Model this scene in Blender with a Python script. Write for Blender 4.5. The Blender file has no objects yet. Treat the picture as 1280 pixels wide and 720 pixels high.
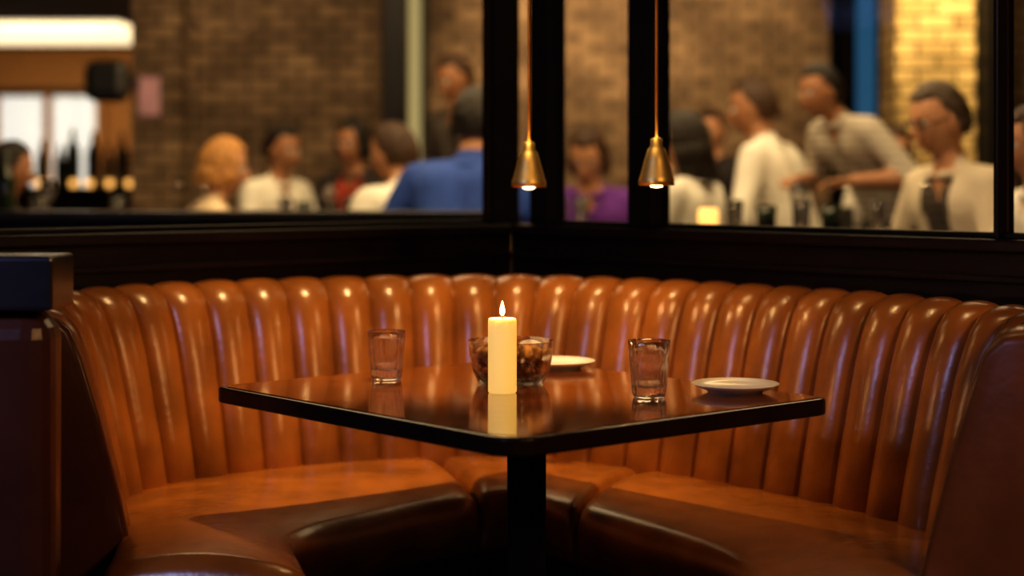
import bpy, bmesh, math, random
from mathutils import Vector, Matrix
random.seed(4)
scene = bpy.context.scene
COL = scene.collection

# ------------------------------------------------------------------ materials
def nt(name):
    m = bpy.data.materials.new(name); m.use_nodes = True
    n = m.node_tree.nodes; l = m.node_tree.links
    return m, n, l, n['Principled BSDF']

def mat(name, col, rough=0.5, metal=0.0, var=0.15, scale=8.0, bump=0.0, bscale=60.0, coat=0.0,
        emis=None, estr=0.0, stretch=(1, 1, 1), sss=0.0, spec=0.5, trans=0.0):
    m, n, l, p = nt(name)
    tc = n.new('ShaderNodeTexCoord'); mp = n.new('ShaderNodeMapping')
    mp.inputs['Scale'].default_value = stretch
    l.new(tc.outputs['Object'], mp.inputs['Vector'])
    nz = n.new('ShaderNodeTexNoise'); nz.inputs['Scale'].default_value = scale
    nz.inputs['Detail'].default_value = 5
    l.new(mp.outputs[0], nz.inputs['Vector'])
    cr = n.new('ShaderNodeValToRGB')
    cr.color_ramp.elements[0].position = .3; cr.color_ramp.elements[1].position = .7
    a = [c * (1 - var) for c in col]; b = [min(1, c * (1 + var)) for c in col]
    cr.color_ramp.elements[0].color = (*a, 1); cr.color_ramp.elements[1].color = (*b, 1)
    l.new(nz.outputs['Fac'], cr.inputs['Fac']); l.new(cr.outputs['Color'], p.inputs['Base Color'])
    p.inputs['Roughness'].default_value = rough; p.inputs['Metallic'].default_value = metal
    p.inputs['Specular IOR Level'].default_value = spec
    p.inputs['Coat Weight'].default_value = coat; p.inputs['Coat Roughness'].default_value = .08
    if sss:
        p.inputs['Subsurface Weight'].default_value = sss
        p.inputs['Subsurface Radius'].default_value = (.03, .015, .006)
        p.inputs['Subsurface Scale'].default_value = .6
    if emis:
        p.inputs['Emission Color'].default_value = (*emis, 1); p.inputs['Emission Strength'].default_value = estr
    if bump:
        nb = n.new('ShaderNodeTexNoise'); nb.inputs['Scale'].default_value = bscale; nb.inputs['Detail'].default_value = 6
        l.new(mp.outputs[0], nb.inputs['Vector'])
        bp = n.new('ShaderNodeBump'); bp.inputs['Strength'].default_value = bump; bp.inputs['Distance'].default_value = .01
        l.new(nb.outputs['Fac'], bp.inputs['Height']); l.new(bp.outputs[0], p.inputs['Normal'])
    return m

def brick(name, c1, c2, mortar, rough=.85):
    m, n, l, p = nt(name)
    tc = n.new('ShaderNodeTexCoord'); sp = n.new('ShaderNodeSeparateXYZ'); cb = n.new('ShaderNodeCombineXYZ')
    ad = n.new('ShaderNodeMath'); ad.operation = 'ADD'
    l.new(tc.outputs['Object'], sp.inputs[0]); l.new(sp.outputs[0], ad.inputs[0]); l.new(sp.outputs[1], ad.inputs[1])
    l.new(ad.outputs[0], cb.inputs[0]); l.new(sp.outputs[2], cb.inputs[1])
    bt = n.new('ShaderNodeTexBrick'); l.new(cb.outputs[0], bt.inputs['Vector'])
    bt.inputs['Scale'].default_value = 1; bt.inputs['Brick Width'].default_value = .21
    bt.inputs['Row Height'].default_value = .075; bt.inputs['Mortar Size'].default_value = .009
    bt.inputs['Mortar Smooth'].default_value = .3
    bt.inputs['Color1'].default_value = (*c1, 1); bt.inputs['Color2'].default_value = (*c2, 1)
    bt.inputs['Mortar'].default_value = (*mortar, 1)
    nz = n.new('ShaderNodeTexNoise'); nz.inputs['Scale'].default_value = 3; nz.inputs['Detail'].default_value = 8
    l.new(tc.outputs['Object'], nz.inputs['Vector'])
    mx = n.new('ShaderNodeMixRGB'); mx.blend_type = 'MULTIPLY'; mx.inputs[0].default_value = .85
    cr = n.new('ShaderNodeValToRGB'); cr.color_ramp.elements[0].color = (.35, .33, .3, 1); cr.color_ramp.elements[1].color = (1, 1, 1, 1)
    cr.color_ramp.elements[0].position = .3; cr.color_ramp.elements[1].position = .65
    l.new(nz.outputs['Fac'], cr.inputs['Fac'])
    l.new(bt.outputs['Color'], mx.inputs[1]); l.new(cr.outputs[0], mx.inputs[2]); l.new(mx.outputs[0], p.inputs['Base Color'])
    p.inputs['Roughness'].default_value = rough
    bp = n.new('ShaderNodeBump'); bp.inputs['Strength'].default_value = .9; bp.inputs['Distance'].default_value = .02
    iv = n.new('ShaderNodeMath'); iv.operation = 'SUBTRACT'; iv.inputs[0].default_value = 1
    l.new(bt.outputs['Fac'], iv.inputs[1]); l.new(iv.outputs[0], bp.inputs['Height']); l.new(bp.outputs[0], p.inputs['Normal'])
    return m

def stripes(name, c1, c2, scale):
    m, n, l, p = nt(name)
    tc = n.new('ShaderNodeTexCoord'); w = n.new('ShaderNodeTexWave'); w.bands_direction = 'Z'
    w.inputs['Scale'].default_value = scale; w.inputs['Distortion'].default_value = .6
    l.new(tc.outputs['Object'], w.inputs['Vector'])
    cr = n.new('ShaderNodeValToRGB'); cr.color_ramp.elements[0].color = (*c1, 1); cr.color_ramp.elements[1].color = (*c2, 1)
    cr.color_ramp.elements[0].position = .4; cr.color_ramp.elements[1].position = .6
    l.new(w.outputs['Fac'], cr.inputs['Fac']); l.new(cr.outputs[0], p.inputs['Base Color']); p.inputs['Roughness'].default_value = .8
    return m

def glass(name, thin=0.0):
    m, n, l, p = nt(name)
    p.inputs['Base Color'].default_value = (1, 1, 1, 1); p.inputs['Roughness'].default_value = 0
    p.inputs['Transmission Weight'].default_value = 1; p.inputs['IOR'].default_value = 1.5
    if thin:
        o = n['Material Output']
        t = n.new('ShaderNodeBsdfTransparent'); t.inputs[0].default_value = (.97, .97, .96, 1)
        x = n.new('ShaderNodeMixShader'); x.inputs[0].default_value = thin
        l.new(p.outputs[0], x.inputs[1]); l.new(t.outputs[0], x.inputs[2]); l.new(x.outputs[0], o.inputs[0])
    return m

def pane(name):
    m, n, l, p = nt(name)
    n.remove(p); o = n['Material Output']
    t = n.new('ShaderNodeBsdfTransparent'); t.inputs[0].default_value = (.95, .95, .94, 1)
    g = n.new('ShaderNodeBsdfGlossy'); g.inputs['Roughness'].default_value = .02
    f = n.new('ShaderNodeFresnel'); f.inputs[0].default_value = 1.3
    x = n.new('ShaderNodeMixShader')
    l.new(f.outputs[0], x.inputs[0]); l.new(t.outputs[0], x.inputs[1]); l.new(g.outputs[0], x.inputs[2]); l.new(x.outputs[0], o.inputs[0])
    return m

LEATHER = mat('leather_cognac', (.34, .122, .023), .27, var=.3, scale=7, bump=.09, bscale=45, spec=.7)
LEATHER3 = mat('leather_saddle_brown', (.24, .085, .024), .32, var=.25, scale=6, bump=.08, bscale=50)
LEATHER2 = mat('leather_oxblood', (.10, .035, .022), .28, var=.2, scale=5, bump=.06, bscale=50)
DARKWOOD = mat('dark_stained_wood', (.014, .006, .004), .42, var=.4, scale=6, stretch=(1, 1, 9), bump=.04, spec=.3)
CAPWOOD = mat('cap_wood', (.03, .03, .04), .22, var=.3, scale=6, spec=.7)
FRAMEM = mat('window_frame_black', (.008, .006, .005), .4, var=.3, spec=.3)
TABLEW = mat('polished_mahogany', (.22, .062, .013), .09, var=.65, scale=4, stretch=(1, 8, 1), bump=.02, bscale=25, coat=.7)
TABLEE = mat('table_edge_dark', (.02, .009, .006), .22, var=.3)
IRON = mat('black_iron', (.01, .009, .009), .45, metal=.6, var=.3)
BRASS = mat('brushed_brass', (.95, .68, .26), .42, metal=1, var=.08, scale=30)
FLOORM = mat('floor_boards', (.05, .025, .013), .4, var=.4, scale=3, stretch=(1, 8, 1))
CEILM = mat('ceiling_plaster', (.12, .08, .055), .9, var=.1)
PLASTER = mat('tan_plaster', (.45, .22, .08), .9, var=.1)
BRICK = brick('brick_brown', (.34, .225, .13), (.18, .115, .07), (.07, .048, .03))
BRICKL = brick('brick_lit', (.68, .5, .25), (.42, .29, .13), (.15, .11, .06))  # lighter, yellower copy of the brown brick; lamp light put into its colour
PANE = pane('window_pane_glass')
GLASS = glass('clear_tumbler_glass', .2); GLASSB = glass('bowl_glass', .3)
WAX = mat('glowing_candle_wax', (1, .86, .48), .5, var=.03, sss=.6, emis=(1, .58, .12), estr=.62)  # even warm emission stands in for flame light glowing through the wax
WICK = mat('wick', (.02, .015, .01), .9)
FLAME = mat('flame', (1, .7, .3), .5, emis=(1, .60, .2), estr=30)
PORC = mat('white_porcelain', (.9, .87, .8), .18, var=.03)
NUT = mat('roasted_nuts', (.13, .045, .015), .4, var=.6, scale=25, bump=.3, bscale=90)
NUT2 = mat('crisps', (.62, .34, .1), .5, var=.4, scale=25, bump=.3, bscale=90)
BULB = mat('bulb_glow', (1, .8, .5), .5, emis=(1, .66, .3), estr=20)
AMBER = mat('amber_votive', (1, .6, .2), .4, emis=(1, .5, .13), estr=1.8)
WINEG = mat('dark_bottle', (.02, .03, .015), .1, var=.4, scale=3)
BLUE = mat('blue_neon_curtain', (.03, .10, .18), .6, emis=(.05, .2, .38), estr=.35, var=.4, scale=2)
DAYL = mat('bright_curtain_window', (.8, .8, .75), .7, emis=(.75, .84, .9), estr=.7, var=.25, scale=3, stretch=(6, 1, .3))
WARMWIN = mat('warm_lit_curtain', (.5, .42, .2), .8, emis=(.9, .72, .32), estr=.4, var=.2, scale=3, stretch=(6, 1, .3))
PANEL = mat('ceiling_light_panel', (1, .95, .8), .6, emis=(1, .80, .5), estr=1.35, var=.03)
SIGNM = mat('pink_poster', (.45, .25, .27), .7, var=.3, scale=6, emis=(.7, .35, .35), estr=.08)
PAPER = mat('poster_frame', (.02, .02, .02), .4)

# ------------------------------------------------------------------ mesh helpers
def mkobj(name, verts, faces, mats, smooth=False, fm=None):
    me = bpy.data.meshes.new(name); me.from_pydata([tuple(v) for v in verts], [], faces); me.update()
    if not isinstance(mats, (list, tuple)): mats = [mats]
    for m in mats: me.materials.append(m)
    if fm:
        for p, i in zip(me.polygons, fm): p.material_index = i
    for p in me.polygons: p.use_smooth = smooth
    bm = bmesh.new(); bm.from_mesh(me); bmesh.ops.recalc_face_normals(bm, faces=bm.faces); bm.to_mesh(me); bm.free()
    o = bpy.data.objects.new(name, me); COL.objects.link(o); return o

def root(name, loc, kids):
    e = bpy.data.objects.new(name, None); e.empty_display_size = .1; e.location = loc; COL.objects.link(e)
    M = Matrix.Translation(Vector(loc)).inverted()
    for k in kids:
        k.parent = e; k.matrix_parent_inverse = M
    return e

def bevel(o, w=.005, s=2):
    b = o.modifiers.new('bev', 'BEVEL'); b.width = w; b.segments = s; b.limit_method = 'ANGLE'; return o

def box(name, x0, x1, y0, y1, z0, z1, m, bw=.004):
    v = [(x, y, z) for x in (x0, x1) for y in (y0, y1) for z in (z0, z1)]
    f = [(0, 1, 3, 2), (4, 6, 7, 5), (0, 4, 5, 1), (2, 3, 7, 6), (0, 2, 6, 4), (1, 5, 7, 3)]
    o = mkobj(name, v, f, m)
    if bw: bevel(o, bw)
    return o

def prism(name, pts, z0, z1, m, bw=0, smooth=False):
    n = len(pts)
    v = [(p[0], p[1], z0) for p in pts] + [(p[0], p[1], z1) for p in pts]
    f = [tuple(range(n)), tuple(range(n, 2 * n))] + [(i, (i + 1) % n, n + (i + 1) % n, n + i) for i in range(n)]
    o = mkobj(name, v, f, m)
    if bw: bevel(o, bw, 3)
    return o

def wallbox(name, P, D, t0, t1, n0, n1, z0, z1, m, bw=.003):
    P = Vector(P); D = Vector(D).normalized(); N = Vector((-D.y, D.x))
    if N.y < 0: N = -N
    c = [P + D * t0 + N * n0, P + D * t1 + N * n0, P + D * t1 + N * n1, P + D * t0 + N * n1]
    return prism(name, c, z0, z1, m, bw)

def lathe(name, prof, m, seg=40, loc=(0, 0, 0), flute=None, nf=12):
    v = []; f = []
    n = len(prof)
    for j in range(seg):
        a = 2 * math.pi * j / seg
        for (r, z) in prof:
            rr = r
            if flute and r > .001: rr = r * (1 + flute(z) * (abs(math.cos(a * nf / 2)) * 2 - 1))
            v.append((loc[0] + rr * math.cos(a), loc[1] + rr * math.sin(a), loc[2] + z))
    for j in range(seg):
        k = (j + 1) % seg
        for i in range(n - 1):
            f.append((j * n + i, k * n + i, k * n + i + 1, j * n + i + 1))
    o = mkobj(name, v, f, m, True)
    bm = bmesh.new(); bm.from_mesh(o.data); bmesh.ops.remove_doubles(bm, verts=bm.verts, dist=1e-5)
    bmesh.ops.recalc_face_normals(bm, faces=bm.faces); bm.to_mesh(o.data); bm.free()
    return o

def cat(pts, u):
    n = len(pts) - 1
    u = max(0, min(n - 1e-6, u)); i = int(u); t = u - i
    p = [Vector(pts[max(0, min(n, i + k))]) for k in (-1, 0, 1, 2)]
    if i == 0: p[0] = 2 * p[1] - p[2]
    if i == n - 1: p[3] = 2 * p[2] - p[1]
    return .5 * ((2 * p[1]) + (p[2] - p[0]) * t + (2 * p[0] - 5 * p[1] + 4 * p[2] - p[3]) * t * t + (3 * p[1] - p[0] - 3 * p[2] + p[3]) * t ** 3)

def capsule(a, b, ra, rb, V, F, seg=12, rings=8):
    a = Vector(a); b = Vector(b); d = (b - a)
    if d.length < 1e-6: d = Vector((0, 0, 1e-4))
    d = d.normalized(); x = d.orthogonal().normalized(); y = d.cross(x)
    base = len(V); R = []
    for i in range(1, rings):
        ph = -math.pi / 2 + math.pi * i / rings
        if abs(ph) < 1e-6: R += [(a, ra, 0), (b, rb, 0)]
        elif ph < 0: R.append((a, ra, ph))
        else: R.append((b, rb, ph))
    V.append(a - d * ra)
    for (c, r, ph) in R:
        for j in range(seg):
            t = 2 * math.pi * j / seg
            V.append(c + d * (r * math.sin(ph)) + (x * math.cos(t) + y * math.sin(t)) * (r * math.cos(ph)))
    V.append(b + d * rb); top = len(V) - 1
    nr = len(R)
    for j in range(seg):
        k = (j + 1) % seg
        F.append((base, base + 1 + k, base + 1 + j))
        for i in range(nr - 1):
            q = base + 1 + i * seg
            F.append((q + j, q + k, q + seg + k, q + seg + j))
        q = base + 1 + (nr - 1) * seg
        F.append((q + j, q + k, top))

def remesh(name, V, F, vox, it=4):
    me = bpy.data.meshes.new(name); me.from_pydata([tuple(v) for v in V], [], F); me.update()
    o = bpy.data.objects.new(name, me); COL.objects.link(o)
    r = o.modifiers.new('r', 'REMESH'); r.mode = 'VOXEL'; r.voxel_size = vox
    s = o.modifiers.new('s', 'SMOOTH'); s.iterations = it; s.factor = .5
    dg = bpy.context.evaluated_depsgraph_get()
    nm = bpy.data.meshes.new_from_object(o.evaluated_get(dg))
    bpy.data.objects.remove(o); nm.name = name
    for p in nm.polygons: p.use_smooth = True
    return nm

# ------------------------------------------------------------------ camera (level, a little above the table)
CAMZ = 1.19
cam = bpy.data.cameras.new('camera'); co = bpy.data.objects.new('camera', cam); COL.objects.link(co)
co.location = (0, 0, CAMZ); co.rotation_euler = (math.pi / 2, 0, 0)
cam.sensor_width = 36; cam.lens = 57.94; cam.shift_y = -.1055
cam.dof.use_dof = True; cam.dof.focus_distance = 3.4; cam.dof.aperture_fstop = 1.45
scene.camera = co

# ------------------------------------------------------------------ room shell
box('floor', -6.5, 6, -1.5, 5.6, -.1, 0, FLOORM, 0)
box('floor_dining_platform', -7, 6, 5.6, 18, -.1, .25, FLOORM, 0)
box('ceiling', -7, 6, -1.5, 18, 3.2, 3.3, CEILM, 0)
box('wall_right', 6, 6.1, -1.5, 18, 0, 3.3, PLASTER, 0)
box('wall_left', -7.1, -7, -1.5, 18, 0, 3.3, PLASTER, 0)

C = (0, 5.05); DL = (-.76, -.65); DR = (.654, -.757); LZ = 1.055
for side, D, L in (('left_booth', DL, 3.2), ('right_booth', DR, 2.6)):
    wallbox('wall_' + side, C, D, 0, L, 0, .12, 0, LZ - .03, DARKWOOD)
    wallbox('trim_ledge_' + side, C, D, -.02, L, -.035, .15, LZ - .03, LZ, DARKWOOD, .006)
    wallbox('trim_rail_' + side, C, D, .0, L, -.02, 0, .955, .972, DARKWOOD, .004)
    wallbox('trim_header_' + side, C, D, -.02, L, 0, .12, 2.5, 3.2, FRAMEM)
def win(name, D, posts, panes):
    kids = [wallbox('post_%d' % i, C, D, a, b, .0, .07, LZ, 2.5, FRAMEM) for i, (a, b) in enumerate(posts)]
    kids += [wallbox('pane_%d' % i, C, D, a, b, .04, .046, LZ, 2.5, PANE, 0) for i, (a, b) in enumerate(panes)]
    kids += [wallbox('sill_%d' % i, C, D, a, b, .02, .065, LZ, LZ + .014, FRAMEM) for i, (a, b) in enumerate(panes)]
    root(name, (C[0], C[1], 1.07), kids)
win('window_1', DL, [(-.03, .062), (2.9, 3.0)], [(.062, 2.9)])
win('window_2', DR, [(.08, .165), (.50, .60), (1.685, 1.697), (2.45, 2.55)], [(.165, .50), (.60, 1.685), (1.697, 2.45)])

# ------------------------------------------------------------------ corner booth
BK = [(-.945, 3.40), (-1.03, 3.66), (-1.02, 3.93), (-.83, 4.22), (-.455, 4.45), (-.02, 4.53), (.33, 4.36), (.63, 4.08), (.88, 3.74), (1.02, 3.42), (1.01, 3.17), (.885, 2.95)]
S = [cat(BK, u * 11 / 1100) for u in range(1101)]
cum = [0]
for i in range(1, len(S)): cum.append(cum[-1] + (S[i] - S[i - 1]).length)
LT = cum[-1]
import bisect
def bk_raw(s):
    s = max(0, min(LT - 1e-6, s)); i = max(0, min(len(S) - 2, bisect.bisect_right(cum, s) - 1))
    return S[i].lerp(S[i + 1], (s - cum[i]) / (cum[i + 1] - cum[i]))
def bk(s):
    p = bk_raw(s); d = (bk_raw(s + .05) - bk_raw(s - .05)).normalized()
    return p, Vector((d.y, -d.x)), d
NCH = round(LT / .118)
prof = [(.13, .05, 0), (.13, .38, .2), (.128, .43, 1), (.115, .50, 1), (.10, .57, 1), (.083, .64, 1), (.067, .71, 1), (.052, .77, 1), (.036, .82, 1),
        (.02, .86, 1), (.002, .890, .85), (-.02, .910, .5), (-.045, .918, .3), (-.07, .907, .2), (-.085, .88, .1), (-.09, .83, 0), (-.09, .0, 0), (.13, 0, 0)]
npf = len(prof)
pn = []
for i in range(npf):
    a = prof[max(0, i - 1)]; b = prof[min(npf - 1, i + 1)]
    d = Vector((b[0] - a[0], b[1] - a[1])).normalized(); pn.append(Vector((d.y, -d.x)))
V = []; F = []; SUB = 14
us = []
for c in range(NCH):
    for k in range(SUB):
        w = (1 - math.cos(math.pi * k / SUB)) / 2; us.append((c + w, w))
us.append((NCH, 0))
for (u, w) in us:
    p, n, d = bk(u / NCH * LT)
    puff = .038 * math.sin(math.pi * w) ** .5 if 0 < w < 1 else 0
    for i, (o_, z, s) in enumerate(prof):
        q = puff * s
        V.append((p.x + n.x * (o_ + pn[i].x * q), p.y + n.y * (o_ + pn[i].x * q), z + pn[i].y * q))
for j in range(len(us) - 1):
    for i in range(npf - 1):
        F.append((j * npf + i, (j + 1) * npf + i, (j + 1) * npf + i + 1, j * npf + i + 1))
F.append(tuple(range(npf))); F.append(tuple((len(us) - 1) * npf + i for i in range(npf)))
booth_parts = [mkobj('channel_tufted_backrest', V, F, LEATHER, True)]
def endpanel(name, s, sgn, m):
    p, n, d = bk(s); V = []; k = [(.155, 0), (.155, .42), (.135, .52), (.09, .7), (.055, .82), (.03, .885), (-.005, .915), (-.05, .92), (-.09, .905), (-.105, .86), (-.105, 0)]
    for e in (0, .045):
        for (o_, z) in k: V.append((p.x + n.x * o_ + d.x * sgn * e, p.y + n.y * o_ + d.y * sgn * e, z))
    q = len(k)
    F = [tuple(range(q)), tuple(range(q, 2 * q))] + [(i, (i + 1) % q, q + (i + 1) % q, q + i) for i in range(q)]
    o = mkobj(name, V, F, m); bevel(o, .016, 4)
    for pl in o.data.polygons: pl.use_smooth = True
    return o
booth_parts += [endpanel('end_panel_1', 0, -1, LEATHER2), endpanel('end_panel_2', LT, 1, LEATHER3)]

SB = [(-.76, 3.13), (-.80, 3.4), (-.9, 3.66), (-.89, 3.9), (-.74, 4.11), (-.42, 4.33), (-.02, 4.41), (.27, 4.26), (.54, 4.0), (.78, 3.68), (.89, 3.38), (.87, 3.13), (.77, 2.9)]
SF = [(-.40, 3.10), (-.43, 3.24), (-.46, 3.38), (-.43, 3.52), (-.32, 3.66), (-.18, 3.81), (0.0, 3.93), (.12, 3.81), (.24, 3.63), (.35, 3.46), (.43, 3.3), (.47, 3.12), (.47, 2.92)]
def cushion(name, p0, p1, m, n=40):
    V = []; F = []; nl = None
    for j in range(n + 1):
        p = p0 + (p1 - p0) * j / n
        e = min(j, n - j) / n * (p1 - p0)
        e = min(1, e / .14); e = 1 - (1 - e) ** 2
        e = e ** .5
        b = cat(SB, p); f = cat(SF, p); d = (f - b); L = d.length; d.normalize()
        L -= .018 * (1 - e)
        zt = .452 - .02 * (1 - e)
        loop = [(-.02, .30), (-.02, zt - .02), (.0, zt)]
        for k in range(1, 8):
            t = k / 8; loop.append((L * t, zt + .022 * math.sin(math.pi * t) * e))
        loop += [(L - .015, zt), (L + .008, zt - .008), (L + .024, zt - .03), (L + .03, zt - .06), (L + .026, zt - .1), (L + .012, zt - .13), (L - .02, .30)]
        for (a, z) in loop: V.append((b.x + d.x * a, b.y + d.y * a, z))
        nl = len(loop)
    for j in range(n):
        for i in range(nl):
            k = (i + 1) % nl
            F.append((j * nl + i, (j + 1) * nl + i, (j + 1) * nl + k, j * nl + k))
    F.append(tuple(range(nl))); F.append(tuple(n * nl + i for i in range(nl)))
    return mkobj(name, V, F, m, True)
booth_parts += [cushion('seat_cushion_1', 0, 5.55, LEATHER), cushion('seat_cushion_2', 5.56, 7.25, LEATHER), cushion('seat_cushion_3', 7.26, 12, LEATHER)]
V = []; F = []
for j in range(61):
    p = 12 * j / 60; b = cat(SB, p); f = cat(SF, p); d = (f - b); L = d.length - .07; d.normalize()
    for (a, z) in [(0, 0), (0, .31), (L, .31), (L, 0)]: V.append((b.x + d.x * a, b.y + d.y * a, z))
for j in range(60):
    for i in range(4): k = (i + 1) % 4; F.append((j * 4 + i, j * 4 + 4 + i, j * 4 + 4 + k, j * 4 + k))
F.append((0, 1, 2, 3)); F.append((240, 241, 242, 243))
booth_parts.append(mkobj('plinth', V, F, DARKWOOD))
V = []; F = []; ND = 40
dl = Vector(DL).normalized(); dr = Vector(DR).normalized(); Cc = Vector((0, 5.04))
for i in range(ND + 1):
    t = i / ND; p, n, d = bk(LT * (.1 + .8 * t)); a = p - n * .06
    if t < .5: o_ = Cc + dl * (1.32 * (1 - t / .5))
    else: o_ = Cc + dr * (1.55 * ((t - .5) / .5))
    for z in (.80, .84): V += [(a.x, a.y, z), (o_.x, o_.y, z)]
for i in range(ND):
    q = i * 4
    F += [(q, q + 4, q + 5, q + 1), (q + 2, q + 3, q + 7, q + 6), (q, q + 2, q + 6, q + 4), (q + 1, q + 5, q + 7, q + 3)]
booth_parts.append(mkobj('back_deck', V, F, DARKWOOD))
root('corner_booth_sofa', (0, 4.3, 0), booth_parts)

nb = [box('backrest', -1.75, -.825, 2.93, 3.06, .12, .955, LEATHER2, .05), box('wood_cap', -1.78, -.815, 2.92, 3.07, .957, 1.055, CAPWOOD, .008),
      box('plinth', -1.72, -.85, 2.95, 3.04, 0, .13, DARKWOOD), box('seat_cushion', -1.72, -.86, 2.45, 2.93, .3, .46, LEATHER2, .03), box('seat_base', -1.7, -.9, 2.5, 2.93, 0, .3, DARKWOOD)]
for o in nb: o.modifiers['bev'].segments = 4
root('booth_bench', (-1.3, 2.9, 0), nb)

# ------------------------------------------------------------------ table
TF, TL, TR_, TB = Vector((0, 2.785)), Vector((-.640, 3.52)), Vector((.648, 3.33)), Vector((.01, 4.075))
def rounded(cs, rs, n=10):
    out = []
    for i, c in enumerate(cs):
        r = rs[i]
        a = (cs[i - 1] - c).normalized(); b = (cs[(i + 1) % len(cs)] - c).normalized()
        for k in range(n + 1):
            t = k / n
            out.append(tuple((c + a * r) * (1 - t) ** 2 + 2 * t * (1 - t) * c + (c + b * r) * t * t))
    return out
top = prism('tabletop', rounded([TF, TR_, TB, TL], (.08, .04, .08, .04)), .716, .75, TABLEE, .006)
inn = prism('tabletop_veneer', rounded([TF + Vector((0, .02)), TR_ - Vector((.02, 0)), TB - Vector((0, .02)), TL + Vector((.02, 0))], (.075, .035, .075, .035)), .7495, .7512, TABLEW)
cx, cy = .03, 3.42
col = box('column', cx - .04, cx + .04, cy - .04, cy + .04, .03, .702, IRON, .006)
sp = box('top_bracket', cx - .22, cx + .22, cy - .22, cy + .22, .702, .716, IRON)
b1 = box('base_plate', cx - .24, cx + .24, cy - .24, cy + .24, 0, .03, IRON, .01)
root('dining_table', (cx, cy, 0), [top, inn, col, sp, b1])
TZ = .7513

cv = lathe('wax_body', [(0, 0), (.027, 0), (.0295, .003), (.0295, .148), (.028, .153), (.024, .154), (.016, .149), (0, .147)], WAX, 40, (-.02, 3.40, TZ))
wk = lathe('wick', [(0, .146), (.0012, .146), (.0012, .164), (0, .165)], WICK, 8, (-.02, 3.40, TZ))
fl = lathe('flame', [(0, .158), (.003, .160), (.0052, .166), (.0046, .174), (.0024, .183), (0, .19)], FLAME, 16, (-.02, 3.40, TZ))
root('pillar_candle', (-.02, 3.40, TZ), [cv, wk, fl])

def tumbler(x, y, h, rt, rb):
    fl_ = lambda z: .024 if .006 < z < h * .85 else 0.0
    o = lathe('tumbler_glass', [(0, 0), (rb * .9, 0), (rb, .004), (rb + .001, .012), (rb + (rt - rb) * .3, h * .3), (rb + (rt - rb) * .7, h * .7), (rb + (rt - rb) * .84, h * .84), (rt, h), (rt - .0008, h + .0006), (rt - .0022, h),
              (rb + (rt - rb) * .7 - .003, h * .7), (rb - .0035, h * .25), (rb - .006, .022), (0, .019)], GLASS, 140, (0, 0, 0), fl_, 14)
    o.location = (x, y, TZ + .0005); return o
tumbler(-.277, 3.63, .106, .042, .033)
tumbler(.277, 3.33, .114, .043, .033)

bx, by = -.002, 3.56
bw = lathe('glass_bowl', [(0, 0), (.064, 0), (.072, .004), (.084, .03), (.090, .06), (.093, .092), (.0925, .0928), (.0915, .092), (.088, .06), (.082, .031), (.068, .009), (0, .009)], GLASSB, 64, (bx, by, TZ + .0005))
V = []; F = []; fm = []
for i in range(280):
    a = random.random() * 6.283; z = random.choice([.018, .03, .042, .054, .064, .074]) ; r = math.sqrt(random.random()) * (.058 + z * .15)
    ax = Vector((random.uniform(-1, 1), random.uniform(-1, 1), random.uniform(-.5, .5))).normalized() * random.uniform(.003, .007)
    c = Vector((bx + r * math.cos(a), by + r * math.sin(a), TZ + z)); f0 = len(F)
    capsule(c - ax, c + ax, .0065, .006, V, F, 8, 6); fm += [1 if (z > .06 and random.random() < .7) else 0] * (len(F) - f0)
nuts = mkobj('mixed_nuts', V, F, [NUT, NUT2], True, fm)
root('snack_bowl', (bx, by, TZ), [bw, nuts])

def plate(x, y, r, z=TZ):
    o = lathe('side_plate', [(0, .003), (r * .5, .003), (r * .55, 0), (r * .62, 0), (r * .64, .004), (r * .8, .009), (r, .017), (r + .001, .0185), (r - .001, .0195), (r * .8, .0125), (r * .62, .008), (0, .007)], PORC, 64)
    o.location = (x, y, z); return o
plate(.105, 3.84, .088); plate(.462, 3.41, .09)

def pendant(x, y, zb, ztop=3.2):
    sh = lathe('brass_shade', [(.0405, 0), (.0425, .001), (.0425, .014), (.039, .022), (.029, .060), (.021, .086), (.014, .094), (.014, .11), (.006, .114), (.006, .112), (.011, .09), (.018, .083), (.037, .020), (.0395, .013), (.0405, 0)], BRASS, 40, (x, y, zb))
    rod = lathe('brass_rod', [(0, .112), (.0035, .112), (.0035, ztop - zb), (0, ztop - zb)], BRASS, 12, (x, y, zb))
    can = lathe('ceiling_canopy', [(0, -.03), (.045, -.03), (.05, -.02), (.05, 0), (0, 0)], BRASS, 24, (x, y, ztop))
    bl = lathe('bulb', [(0, -.005), (.012, -.003), (.02, .006), (.018, .02), (.012, .04), (0, .05)], BULB, 20, (x, y, zb))
    root('pendant_lamp', (x, y, zb), [sh, rod, can, bl])
pendant(.042, 4.1, 1.172); pendant(.342, 3.9, 1.177)

# ------------------------------------------------------------------ background architecture
box('wall_back_brick', -2.02, -.80, 10.0, 10.3, .25, 3.2, BRICK, 0)
box('wall_back_pier', -2.25, -1.96, 9.75, 10.0, .25, 3.2, BRICK, 0)
box('timber_post', -.76, -.62, 9.7, 9.86, .25, 3.2, FRAMEM)
box('wall_back_center', -.56, 2.12, 11.0, 11.3, .25, 3.2, BRICK, 0)
root('window_3', (-.7, 11.2, 1), [box('curtain_panel', -.84, -.56, 11.2, 11.22, .25, 3.1, WARMWIN, 0), box('frame_side', -.6, -.55, 10.9, 10.99, .25, 3.1, FRAMEM)])
box('wall_back_recess', 2.12, 6, 12.4, 12.6, .25, 3.2, DARKWOOD, 0)
V = []; F = []
for i in range(41):
    x = 2.42 + .14 * i / 40; y = 11.6 + .02 * math.sin(i * 1.1)
    V += [(x, y, .3), (x, y, 3.1)]
for i in range(40): F.append((2 * i, 2 * i + 2, 2 * i + 3, 2 * i + 1))
mkobj('blue_lit_curtain', V, F, BLUE, True)
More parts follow.
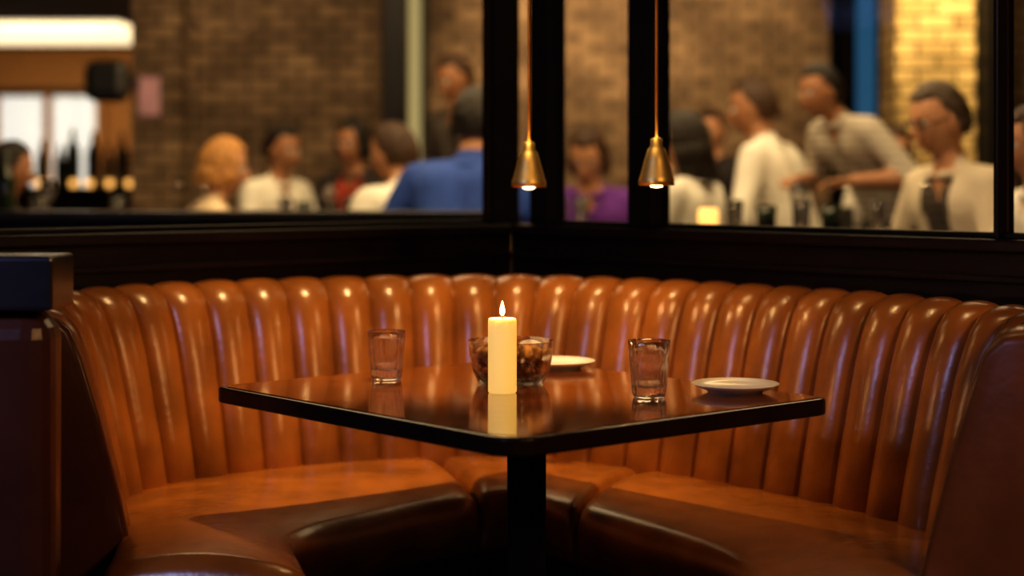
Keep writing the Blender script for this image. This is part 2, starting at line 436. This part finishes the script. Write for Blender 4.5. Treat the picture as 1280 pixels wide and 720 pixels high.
box('wall_brick_column', 2.12, 2.56, 9.1, 9.5, .25, 3.2, BRICKL, 0)
box('timber_post', 2.58, 2.7, 9.0, 9.12, .25, 3.2, FRAMEM)
box('wall_back_right', 2.72, 6, 9.3, 9.6, .25, 3.2, BRICK, 0)
box('wall_bar_back', -7, -2.5, 16.5, 16.7, .25, 3.2, PLASTER, 0)
box('ceiling_bar', -7, -2.3, 11.0, 16.5, 2.5, 2.56, CEILM, 0)
root('ceiling_light', (-3.8, 14, 2.5), [box('light_panel', -4.9, -3.2, 13.4, 15.6, 2.47, 2.5, PANEL, 0), box('panel_rim', -4.95, -3.15, 13.35, 15.65, 2.485, 2.499, CEILM)])
kids = []
for i in range(3):
    x = -5.62 + i * .52
    kids += [box('curtain_%d' % i, x, x + .44, 16.42, 16.46, .80, 2.02, DAYL, 0)]
kids += [box('mullion_%d' % i, -5.7 + i * .52, -5.62 + i * .52, 16.38, 16.49, .75, 2.08, PLASTER) for i in range(4)]
kids += [box('head', -5.7, -4.06, 16.38, 16.49, 2.04, 2.1, FRAMEM)]
root('window_4', (-4.8, 16.45, 1), kids)
root('bar_counter', (-3.2, 11.8, .25), [box('counter_body', -5.2, -2.4, 11.6, 12.1, .25, 1.1, DARKWOOD), box('counter_top', -5.25, -2.35, 11.5, 12.2, 1.1, 1.14, DARKWOOD, .01)])
V = []; F = []
bt = [(0, 0), (.038, 0), (.04, .01), (.04, .18), (.03, .22), (.014, .25), (.013, .31), (0, .312)]
def addlathe(prof_, loc, V, F, seg=12, sc=1):
    b = len(V); n = len(prof_)
    for j in range(seg):
        a = 2 * math.pi * j / seg
        for r, z in prof_: V.append((loc[0] + r * sc * math.cos(a), loc[1] + r * sc * math.sin(a), loc[2] + z * sc))
    for j in range(seg):
        k = (j + 1) % seg
        for i in range(n - 1): F.append((b + j * n + i, b + k * n + i, b + k * n + i + 1, b + j * n + i + 1))
for i in range(9): addlathe(bt, (-3.5 + i * .115 + random.uniform(-.02, .02), 11.9 + random.uniform(-.08, .08), 1.14), V, F, 12, random.uniform(.8, 1.45))
mkobj('liquor_bottles', V, F, WINEG, True)
V = []; F = []
vt = [(0, 0), (.02, 0), (.025, .01), (.027, .04), (.025, .05), (0, .05)]
for i in range(8): addlathe(vt, (-3.5 + i * .13 + random.uniform(-.05, .05), 11.62, 1.14), V, F)
mkobj('bar_votive_candles', V, F, AMBER, True)
root('wall_monitor', (-2.3, 9.6, 1.8), [box('screen_body', -2.46, -2.2, 9.42, 9.56, 1.64, 1.88, PAPER, .06), box('bracket', -2.24, -2.2, 9.56, 9.76, 1.74, 1.79, PAPER)])
root('framed_poster', (-2.14, 9.73, 1.7), [box('poster_sheet', -2.205, -2.08, 9.735, 9.749, 1.57, 1.80, SIGNM, 0)])
box('half_wall_partition', -2.2, .0, 6.1, 6.25, .25, 1.04, DARKWOOD, .01)
box('trim_partition_cap', -2.25, .03, 6.05, 6.3, 1.04, 1.075, CAPWOOD, .006)

# ------------------------------------------------------------------ people
SK1 = mat('skin_light', (.60, .31, .17), .5, var=.06, sss=.1)
SK2 = mat('skin_tan', (.40, .19, .095), .5, var=.06, sss=.1)
EYEW = mat('eye_white', (.8, .78, .74), .2, var=.02); EYED = mat('iris_dark', (.03, .015, .01), .2); LIP = mat('lips', (.42, .13, .1), .5)
def cloth(name, c, v=.12): return mat(name, c, .85, var=v, scale=6, bump=1.0, bscale=8)
WHITE = cloth('cloth_white', (.92, .87, .76)); BLUEC = cloth('cloth_blue', (.045, .11, .48)); PURP = cloth('cloth_purple', (.16, .04, .33))
CREAM = cloth('cloth_cream', (.85, .68, .46)); DARKC = cloth('cloth_dark', (.025, .02, .02)); BEIGE = cloth('cloth_beige_jacket', (.76, .66, .5))
STR1 = stripes('striped_dark_shirt', (.03, .026, .026), (.14, .11, .09), 12); STR2 = stripes('striped_grey_shirt', (.62, .56, .46), (.36, .32, .26), 9)
SHOE = mat('shoe_leather', (.02, .015, .012), .4)
REDC = cloth('cloth_red', (.4, .05, .025))
def hairm(n_, c): return mat(n_, c, .42, var=.5, scale=14, stretch=(7, 7, 1), bump=.6, bscale=30)
HB = hairm('hair_black', (.014, .009, .006)); HBR = hairm('hair_brown', (.06, .027, .012)); HBL = hairm('hair_blonde', (.6, .3, .09)); HG = hairm('hair_grey', (.10, .07, .045))

def head_mesh(skin):
    V = []; F = []; fm = []
    NS, NR = 48, 36
    g = lambda d, s: math.exp(-(d / s) ** 2)
    for i in range(NR + 1):
        ph = -math.pi / 2 + math.pi * i / NR
        for j in range(NS):
            t = 2 * math.pi * j / NS
            x, y, z = math.cos(ph) * math.cos(t), math.cos(ph) * math.sin(t), math.sin(ph)
            X, Y, Z = x * .076, y * .096, z * .118
            if z < 0: X *= 1 - .30 * (-z) ** 1.6; Y *= 1 - .12 * (-z) ** 2
            if y < 0 and z < -.2: Y *= 1 - .25 * (-z - .2)
            if y > 0:
                w = y
                Y -= .010 * y * y * g(z, .5)
                Y += w * (.026 * g(x, .13) * g(z + .2, .17) + .012 * g(x, .1) * g(z + .02, .2))
                Y -= w * .013 * (g(x - .38, .17) + g(x + .38, .17)) * g(z - .04, .13)
                Y += w * .006 * g(abs(x) - .35, .25) * g(z - .24, .1)
                Y += w * .008 * g(x, .22) * g(z + .52, .08) + w * .012 * g(x, .25) * g(z + .82, .14)
                Y -= w * .004 * g(x, .2) * g(z + .65, .06)
            V.append((X, Y, Z))
    for i in range(NR):
        for j in range(NS):
            k = (j + 1) % NS; F.append((i * NS + j, i * NS + k, i * NS + NS + k, i * NS + NS + j))
    fm += [0] * len(F)
    def add(c, r, m, sc=(1, 1, 1)):
        v0 = len(V); f0 = len(F); capsule((0, 0, -1e-4), (0, 0, 1e-4), r, r, V, F, 12, 10)
        for q in range(v0, len(V)): V[q] = (c[0] + V[q][0] * sc[0], c[1] + V[q][1] * sc[1], c[2] + V[q][2] * sc[2])
        fm.extend([m] * (len(F) - f0))
    for s in (-1, 1):
        add((s * .029, .076, .004), .0115, 1); add((s * .029, .0835, .004), .0055, 2)
        add((s * .029, .086, .022), .012, 2, (1.1, .4, .22))
        add((s * .077, -.004, -.008), .022, 0, (.35, .75, 1.4)); add((s * .081, 0, -.006), .012, 0, (.4, .8, 1.4))
        add((s * .011, .098, -.034), .009, 0)
    add((0, .090, -.060), .018, 3, (1.25, .5, .35))
    return V, F, fm, [skin, EYEW, EYED, LIP]
HEADS = {}
for s in (SK1, SK2):
    v, f, fm, ms = head_mesh(s); o = mkobj('tmp', v, f, ms, True, fm); HEADS[s.name] = o.data; bpy.data.objects.remove(o)

def hair_mesh(style, m):
    """many tapered locks combed over the skull from the crown"""
    V = []; F = []; rnd = random.Random(7)
    def sk(ph, t, k=1.0):
        x, y, z = math.cos(ph) * math.cos(t), math.cos(ph) * math.sin(t), math.sin(ph)
        return Vector((x * .077 * k, (y * .098 - .004) * k, z * .118 * k))
    for i in range(270):
        t = rnd.uniform(0, 2 * math.pi); c = math.sin(t)      # c>0 : front
        if style == 'short':
            low = .80 + rnd.uniform(-.08, .08) if c > .35 else (.80 - (.35 - c) * 1.8 if c > -.2 else -.45)
            low = max(-.45, low)
        else:
            low = .78 + rnd.uniform(-.06, .06) if c > .5 else -.1
        st = rnd.uniform(low + .05, 1.5) if i > 110 else 1.45
        pts = []; L = 6
        end = low if i < 180 else max(low, st - .7)
        for k in range(L + 1):
            ph = st + (end - st) * k / L
            pts.append(sk(ph, t + .09 * math.sin(k + i), 1.0 + rnd.uniform(0, .055) * (1 - .7 * k / L)))
        if style != 'short' and c <= .5 and i < 210:
            dn = .17 if style == 'long' else .075
            q = pts[-1]; wv = rnd.uniform(-.012, .012)
            for k in range(1, 5):
                f_ = k / 4
                pts.append(Vector((q.x * (1.1 - .12 * f_) + wv * math.sin(f_ * 5), q.y * (1 - .05 * f_) - .012 * f_, q.z - dn * f_ * rnd.uniform(.85, 1.05))))
        for k in range(len(pts) - 1):
            last = k == len(pts) - 2
            capsule(pts[k], pts[k + 1], .0095 if not last else .0075, .0095 if not last else .002, V, F, 7, 4)
    o = mkobj('tmp', V, F, m, True); me = o.data; bpy.data.objects.remove(o)
    return me
HAIRS = {}

# one hand: wrist at origin, fingers +Y, palm -Z, thumb +X side
V = []; F = []
for k, x in enumerate((-.027, -.009, .009, .027)): capsule((x * .55, .01, 0), (x, .082, .002), .014, .0115, V, F)
capsule((0, -.03, 0), (0, .02, 0), .021, .02, V, F)
for x, L in ((-.031, .058), (-.0105, .073), (.0105, .078), (.031, .070)):
    a = Vector((x, .085, .002)); p = a
    for sgm, ang in ((.42, -.25), (.32, -.65), (.26, -1.0)):
        q = p + Vector((x * .12, math.cos(ang), math.sin(ang))) * (L * sgm)
        capsule(p, q, .0088, .0078, V, F); p = q
p = Vector((.018, .02, -.004))
for d_, L, r in (((.75, .6, -.25), .038, .013), ((.45, .85, -.3), .030, .0105), ((.25, .9, -.4), .025, .009)):
    q = p + Vector(d_).normalized() * L; capsule(p, q, r, r * .9, V, F); p = q
HAND = remesh('hand', V, F, .0045, 2)
HANDM = {}
for s in (SK1, SK2):
    h = HAND.copy(); h.materials.clear(); h.materials.append(s); HANDM[s.name] = h

def segdist(p, a, b):
    d = b - a; t = max(0, min(1, (p - a).dot(d) / max(1e-9, d.length_squared))); return (p - a - d * t).length

def person(name, head, yaw, lean=8, sit=True, shirt=WHITE, pants=DARKC, skin=SK1, hair=HB, style='short', hyaw=0, hpitch=-10,
           hands=((-.16, .36, .12), (.16, .36, .12)), floor=.25, short=False, sc=1.0, specs=False, side=0, jacket=None):
    la = math.radians(lean); d = Vector((math.sin(math.radians(side)), math.sin(la), math.cos(la))).normalized(); hd = Vector((0, math.sin(la * .7 + .15), math.cos(la * .7 + .15)))
    H = d * .485 + hd * .155
    Rz = Matrix.Rotation(math.radians(yaw), 4, 'Z')
    org = Vector(head) - (Rz @ (H * sc))
    fz = (floor - org.z) / sc
    V = []; F = []; B = []
    def cap(a, b, ra, rb, m=0):
        a = Vector(a); b = Vector(b); capsule(a, b, ra, rb, V, F); B.append((a, b, (ra + rb) / 2, m))
    X = Vector((1, 0, 0))
    for s in (-1, 1):
        cap(X * s * .075, d * .2 + X * s * .065, .108, .095); cap(d * .2 + X * s * .065, d * .37 + X * s * .09, .095, .108)
        cap(d * .455 + X * s * .03, d * .42 + X * s * .165, .05, .068)
    cap(d * .38, d * .465, .085, .064)
    cap(d * .44, d * .485 + hd * .10, .056, .05, 1)
    for s in (-1, 1):
        if sit:
            hip = Vector((s * .09, .0, -.01)); knee = Vector((s * .12, .40, .0)); L = min(.43, -fz - .05)
            ank = Vector((s * .12, .40 + math.sqrt(max(0, .43 ** 2 - L * L)) * .4, -L))
        else:
            hip = Vector((s * .09, 0, -.03)); ank = Vector((s * .11, 0, fz + .08)); knee = (hip + ank) / 2 + Vector((0, .03, 0))
        cap(hip, knee, .088, .062, 2); cap(knee, ank, .06, .042, 2)
        toe = ank + Vector((s * .02, .16, -.035)); cap(ank + Vector((0, -.02, -.03)), toe, .042, .032, 3)
    hm = []
    for i, s in enumerate((-1, 1)):
        Sh = d * .42 + X * s * .18; T = Vector(hands[i]); v = T - Sh; l1, l2 = .29, .26
        if v.length > l1 + l2 - .01: T = Sh + v.normalized() * (l1 + l2 - .01); v = T - Sh
        D_ = v.length; a = (l1 * l1 - l2 * l2 + D_ * D_) / (2 * D_); hgt = math.sqrt(max(0, l1 * l1 - a * a))
        pole = Vector((s * .6, -.3, -.9)); vn = v.normalized(); pole = (pole - vn * pole.dot(vn)).normalized()
        E = Sh + vn * a + pole * hgt
        cap(Sh, E, .064, .050, 0); cap(E, E.lerp(T, .95), .050, .036, 1 if short else 0)
        capsule(E.lerp(T, .8), T, .03, .025, V, F); B.append((E.lerp(T, .93), T, .026, 1))
        fy = (T - E).normalized(); fx = fy.cross(Vector((0, 0, 1))).normalized(); fzv = fx.cross(fy)
        hm.append((T, fx, fy, fzv, s))
    me = remesh(name + '_body', V, F, .016, 3)
    for m in (shirt, skin, pants, SHOE, jacket or shirt): me.materials.append(m)
    for p in me.polygons:
        c = p.center; best = min(B, key=lambda q: segdist(c, q[0], q[1]) - q[2]); mi = best[3]
        up = c.dot(d)
        if mi == 0 and up > .40 and abs(c.x) < (up - .40) * .7 and (c - d * up).y > .02: mi = 1
        if mi == 0 and jacket: mi = 4 if not ((c - d * up).y > .05 and abs(c.x) < .05 + .1 * max(0, up - .2)) else 0
        p.material_index = mi
    M = Matrix.Translation(org) @ Rz @ Matrix.Scale(sc, 4)
    e = bpy.data.objects.new(name, None); e.empty_display_size = .1; e.matrix_world = M; COL.objects.link(e)
    def kid(nm, data, loc=Matrix.Identity(4)):
        o = bpy.data.objects.new(nm, data); COL.objects.link(o); o.parent = e; o.matrix_local = loc; return o
    kid('body', me)
    V = []; F = []; nk = d * .475
    for q in range(15):
        a0 = math.radians(110 + q * 320 / 15); a1 = math.radians(110 + (q + 1) * 320 / 15)
        f = lambda a: nk + Vector((math.cos(a) * .066, math.sin(a) * .066, -.02 * max(0, math.sin(a))))
        capsule(f(a0), f(a1), .014, .014, V, F, 8, 4)
    co_ = mkobj('collar', V, F, jacket or shirt, True); co_.parent = e; co_.matrix_local = Matrix.Identity(4)
    hM = Matrix.Translation(H) @ Matrix.Rotation(math.radians(hyaw), 4, 'Z') @ Matrix.Rotation(math.radians(hpitch), 4, 'X')
    kid('head', HEADS[skin.name], hM)
    key = (style, hair.name)
    if key not in HAIRS: HAIRS[key] = hair_mesh(style, hair)
    kid('hair', HAIRS[key], hM)
    for i, (T, fx, fy, fzv, s) in enumerate(hm):
        sx = -s
        R = Matrix(((fx.x * sx, fy.x, fzv.x, T.x), (fx.y * sx, fy.y, fzv.y, T.y), (fx.z * sx, fy.z, fzv.z, T.z), (0, 0, 0, 1)))
        kid('hand_%d' % (i + 1), HANDM[skin.name], R)
    if specs:
        V = []; F = []
        for s in (-1, 1):
            for q in range(20):
                a, b = q * math.pi / 10, (q + 1) * math.pi / 10
                capsule((s * .031 + .021 * math.cos(a), .094, .004 + .017 * math.sin(a)), (s * .031 + .021 * math.cos(b), .094, .004 + .017 * math.sin(b)), .0022, .0022, V, F, 6, 4)
            capsule((s * .052, .094, .006), (s * .08, .0, .008), .0022, .0022, V, F, 6, 4)
        capsule((-.01, .096, .006), (.01, .096, .006), .0022, .0022, V, F, 6, 4)
        g = mkobj('eyeglasses', V, F, IRON, True); g.parent = e; g.matrix_local = hM
    if sit: chair(org.x, org.y, yaw, org.z - .105 * sc, floor)
    return e

def chair(x, y, yaw, sz, floor):
    h = sz - floor; k = [box('seat', -.2, .2, -.2, .22, h - .045, h, LEATHER2, .015)]
    for sx in (-.18, .18):
        for sy in (-.18, .19): k.append(box('leg', sx - .015, sx + .015, sy - .015, sy + .015, 0, h - .045, DARKWOOD))
        k.append(box('back_post', sx - .014, sx + .014, -.215, -.19, h - .05, h + .34, DARKWOOD))
    k.append(box('back_rail', -.19, .19, -.222, -.19, h + .18, h + .36, DARKWOOD, .008))
    e = bpy.data.objects.new('dining_chair', None); COL.objects.link(e)
    e.location = (x, y, floor); e.rotation_euler = (0, 0, math.radians(yaw))
    for o in k: o.parent = e

person('seated_man', (-2.34, 7.7, 1.24), -60, shirt=DARKC, hair=HB, skin=SK2, sc=1.05)
person('seated_woman', (-1.38, 7.9, 1.25), -70, shirt=CREAM, hair=HBL, style='bob', lean=14, hyaw=-10, sc=1.15)
person('seated_man', (-1.28, 9.2, 1.36), 235, shirt=WHITE, hair=HB, skin=SK2, sc=1.1)
person('seated_woman', (-.90, 9.3, 1.40), 150, shirt=REDC, jacket=DARKC, hair=HB, style='bob', skin=SK2, sc=1.1)
person('seated_man', (-.56, 7.75, 1.31), 35, lean=32, shirt=WHITE, hair=HBR, skin=SK1, hyaw=20, sc=1.2)
person('standing_man', (-.316, 9.0, 1.745), 130, lean=8, sit=False, shirt=STR1, hair=HBR, skin=SK2, sc=1.08, hands=((-.2, .25, .05), (.2, .25, .1)), hpitch=-20)
person('seated_man', (-.15, 7.0, 1.43), -12, lean=28, shirt=BLUEC, hair=HB, skin=SK1, sc=1.25)
person('seated_woman', (.375, 8.15, 1.31), 165, lean=18, shirt=PURP, hair=HBR, style='bob', hpitch=-30, sc=1.15)
person('seated_woman', (.76, 7.3, 1.36), 60, lean=4, shirt=WHITE, hair=HB, style='long', hyaw=20, sc=1.1)
person('seated_man', (1.12, 9.3, 1.47), 150, shirt=DARKC, hair=HBR, skin=SK1)
person('seated_man', (1.21, 8.3, 1.55), 60, lean=18, shirt=WHITE, hair=HBR, skin=SK2, sc=1.2, hyaw=20)
person('standing_man', (1.43, 7.65, 1.60), 115, lean=40, sit=False, shirt=STR2, hair=HB, skin=SK2, hands=((-.2, .38, .1), (.18, .4, .1)), hpitch=-10, short=True, sc=1.05)
person('seated_man', (1.655, 6.4, 1.42), 112, lean=16, shirt=STR1, jacket=BEIGE, hair=HG, skin=SK1, specs=True, hpitch=-14, sc=1.22, hands=((-.10, .36, .16), (.2, .36, .18)))
person('seated_woman', (1.85, 5.85, 1.32), 95, lean=4, shirt=WHITE, hair=HBR, style='bob', skin=SK1, sc=1.05)
person('seated_woman', (1.93, 8.3, 1.34), 180, lean=8, shirt=WHITE, hair=HBR, style='long', skin=SK1)
person('seated_man', (1.01, 9.9, 1.40), 200, lean=8, shirt=CREAM, hair=HB, skin=SK1)

def rtable(x, y, sx, sy, z=.98, items=()):
    k = [box('top', x - sx / 2, x + sx / 2, y - sy / 2, y + sy / 2, z - .03, z, DARKWOOD, .006),
         box('column', x - .035, x + .035, y - .035, y + .035, .27, z - .03, IRON), box('base', x - .2, x + .2, y - .2, y + .2, .25, .275, IRON)]
    root('restaurant_table', (x, y, .25), k)
    for kind, ix, iy in items:
        if kind == 'g':
            o = lathe('drinking_glass', [(0, 0), (.03, 0), (.036, .12), (.034, .12), (.028, .01), (0, .01)], GLASS, 24)
        elif kind == 'w':
            o = lathe('wine_glass', [(0, 0), (.035, 0), (.033, .004), (.004, .008), (.004, .08), (.03, .11), (.036, .14), (.03, .19), (.029, .19), (.034, .14), (.028, .112), (0, .085)], GLASS, 24)
        elif kind == 'c':
            o = lathe('votive_candle', [(0, 0), (.03, 0), (.036, .01), (.04, .06), (.034, .09), (0, .085)], AMBER, 20)
        elif kind == 'd':
            o = lathe('dark_drink_glass', [(0, 0), (.034, 0), (.04, .1), (.038, .1), (.036, .07), (0, .07)], WINEG, 24)
        else:
            o = lathe('wine_bottle', bt, WINEG, 20)
        o.location = (x + ix, y + iy, z + .001)
rtable(1.12, 6.45, .95, .5, .99, [('c', -.37, -.15), ('g', -.25, .0), ('d', -.14, -.1), ('w', .02, .1), ('d', .1, -.15), ('g', .3, -.05), ('g', -.02, -.18)])
rtable(.12, 7.6, .5, .42, .99, [('g', .1, -.1), ('g', .2, .05), ('d', -.05, 0)])
rtable(-.95, 8.5, .55, .45, .98, [('g', -.2, -.1), ('w', .0, .1), ('g', .15, -.1), ('d', -.1, -.17), ('g', .1, .1)])
rtable(-1.9, 7.0, .7, .5, 1.0, [('g', -.1, -.05), ('g', .2, .1), ('w', -.1, .1), ('b', -.25, 0)])

# ------------------------------------------------------------------ lights
def light(kind, name, loc, e, col, target=None, size=.1, angle=60, blend=.6, sy=None):
    l = bpy.data.lights.new(name, kind); l.energy = e; l.color = col
    if kind == 'AREA':
        l.size = size
        if sy: l.shape = 'RECTANGLE'; l.size_y = sy
    else: l.shadow_soft_size = size
    if kind == 'SPOT': l.spot_size = math.radians(angle); l.spot_blend = blend
    o = bpy.data.objects.new(name, l); COL.objects.link(o); o.location = loc
    if target is not None: o.rotation_euler = (Vector(target) - Vector(loc)).to_track_quat('-Z', 'Y').to_euler()
    return o
W1 = (1, .62, .25); W2 = (1, .71, .38)
light('SPOT', 'downlight_booth', (-.12, 3.78, 3.1), 210, W1, (-.2, 4.02, .5), .04, 44, 1.0)
light('SPOT', 'downlight_booth_left', (-.25, 3.7, 3.1), 85, W1, (-.66, 4.02, .5), .04, 28, 1.0)
light('SPOT', 'downlight_booth_right', (.15, 3.55, 3.1), 55, W1, (.72, 3.68, .45), .04, 28, 1.0)
light('POINT', 'candle_light', (-.02, 3.40, TZ + .2), 1.25, (1, .52, .17), None, .012)
light('SPOT', 'pendant_bulb_light', (.042, 4.1, 1.165), 3.4, W1, (.042, 4.1, 0), .02, 150, .5)
light('SPOT', 'pendant_bulb_light', (.342, 3.9, 1.17), 2.0, W1, (.342, 3.9, 0), .02, 150, .5)
light('AREA', 'dining_room_light', (.2, 7.6, 3.1), 105, W2, (.2, 7.6, 0), 4.5, sy=2.0)
light('AREA', 'dining_front_fill', (.3, 5.3, 2.95), 55, W2, (.3, 8.2, 1.0), 2.5, sy=.5)  # added fill to brighten the diners' faces, no visible fixture
light('AREA', 'cool_side_light', (-1.9, 1.2, 2.2), 16, (.4, .5, 1), (-1.25, 3, .95), .4)
light('AREA', 'aisle_lamp', (1.7, .8, 2.2), 22, (1, .52, .2), (1.0, 3, .5), .4)
light('SPOT', 'brick_wash', (-1.4, 8.9, 3.1), 22, W2, (-1.4, 10, 1.2), .08, 90, .8)
light('SPOT', 'brick_wash', (.4, 10.0, 3.1), 190, W2, (.3, 11, 1.6), .08, 90, .8)
light('SPOT', 'brick_wash', (1.6, 10.0, 3.1), 110, W2, (1.4, 11, 1.6), .08, 90, .8)
light('SPOT', 'column_wash', (2.25, 8.6, 3.1), 300, (1, .73, .3), (2.30, 9.1, 1.8), .05, 60, .8)
light('AREA', 'bar_light', (-3.8, 13.5, 2.44), 90, W2, (-3.8, 15.5, 0.8), 1.2)
w = bpy.data.worlds.new('world'); scene.world = w; w.use_nodes = True
w.node_tree.nodes['Background'].inputs[0].default_value = (.9, .6, .4, 1); w.node_tree.nodes['Background'].inputs[1].default_value = .015
scene.view_settings.view_transform = 'Standard'
for lk in ('Medium High Contrast', 'Standard - Medium High Contrast'):
    try:
        scene.view_settings.look = lk; break
    except Exception: pass
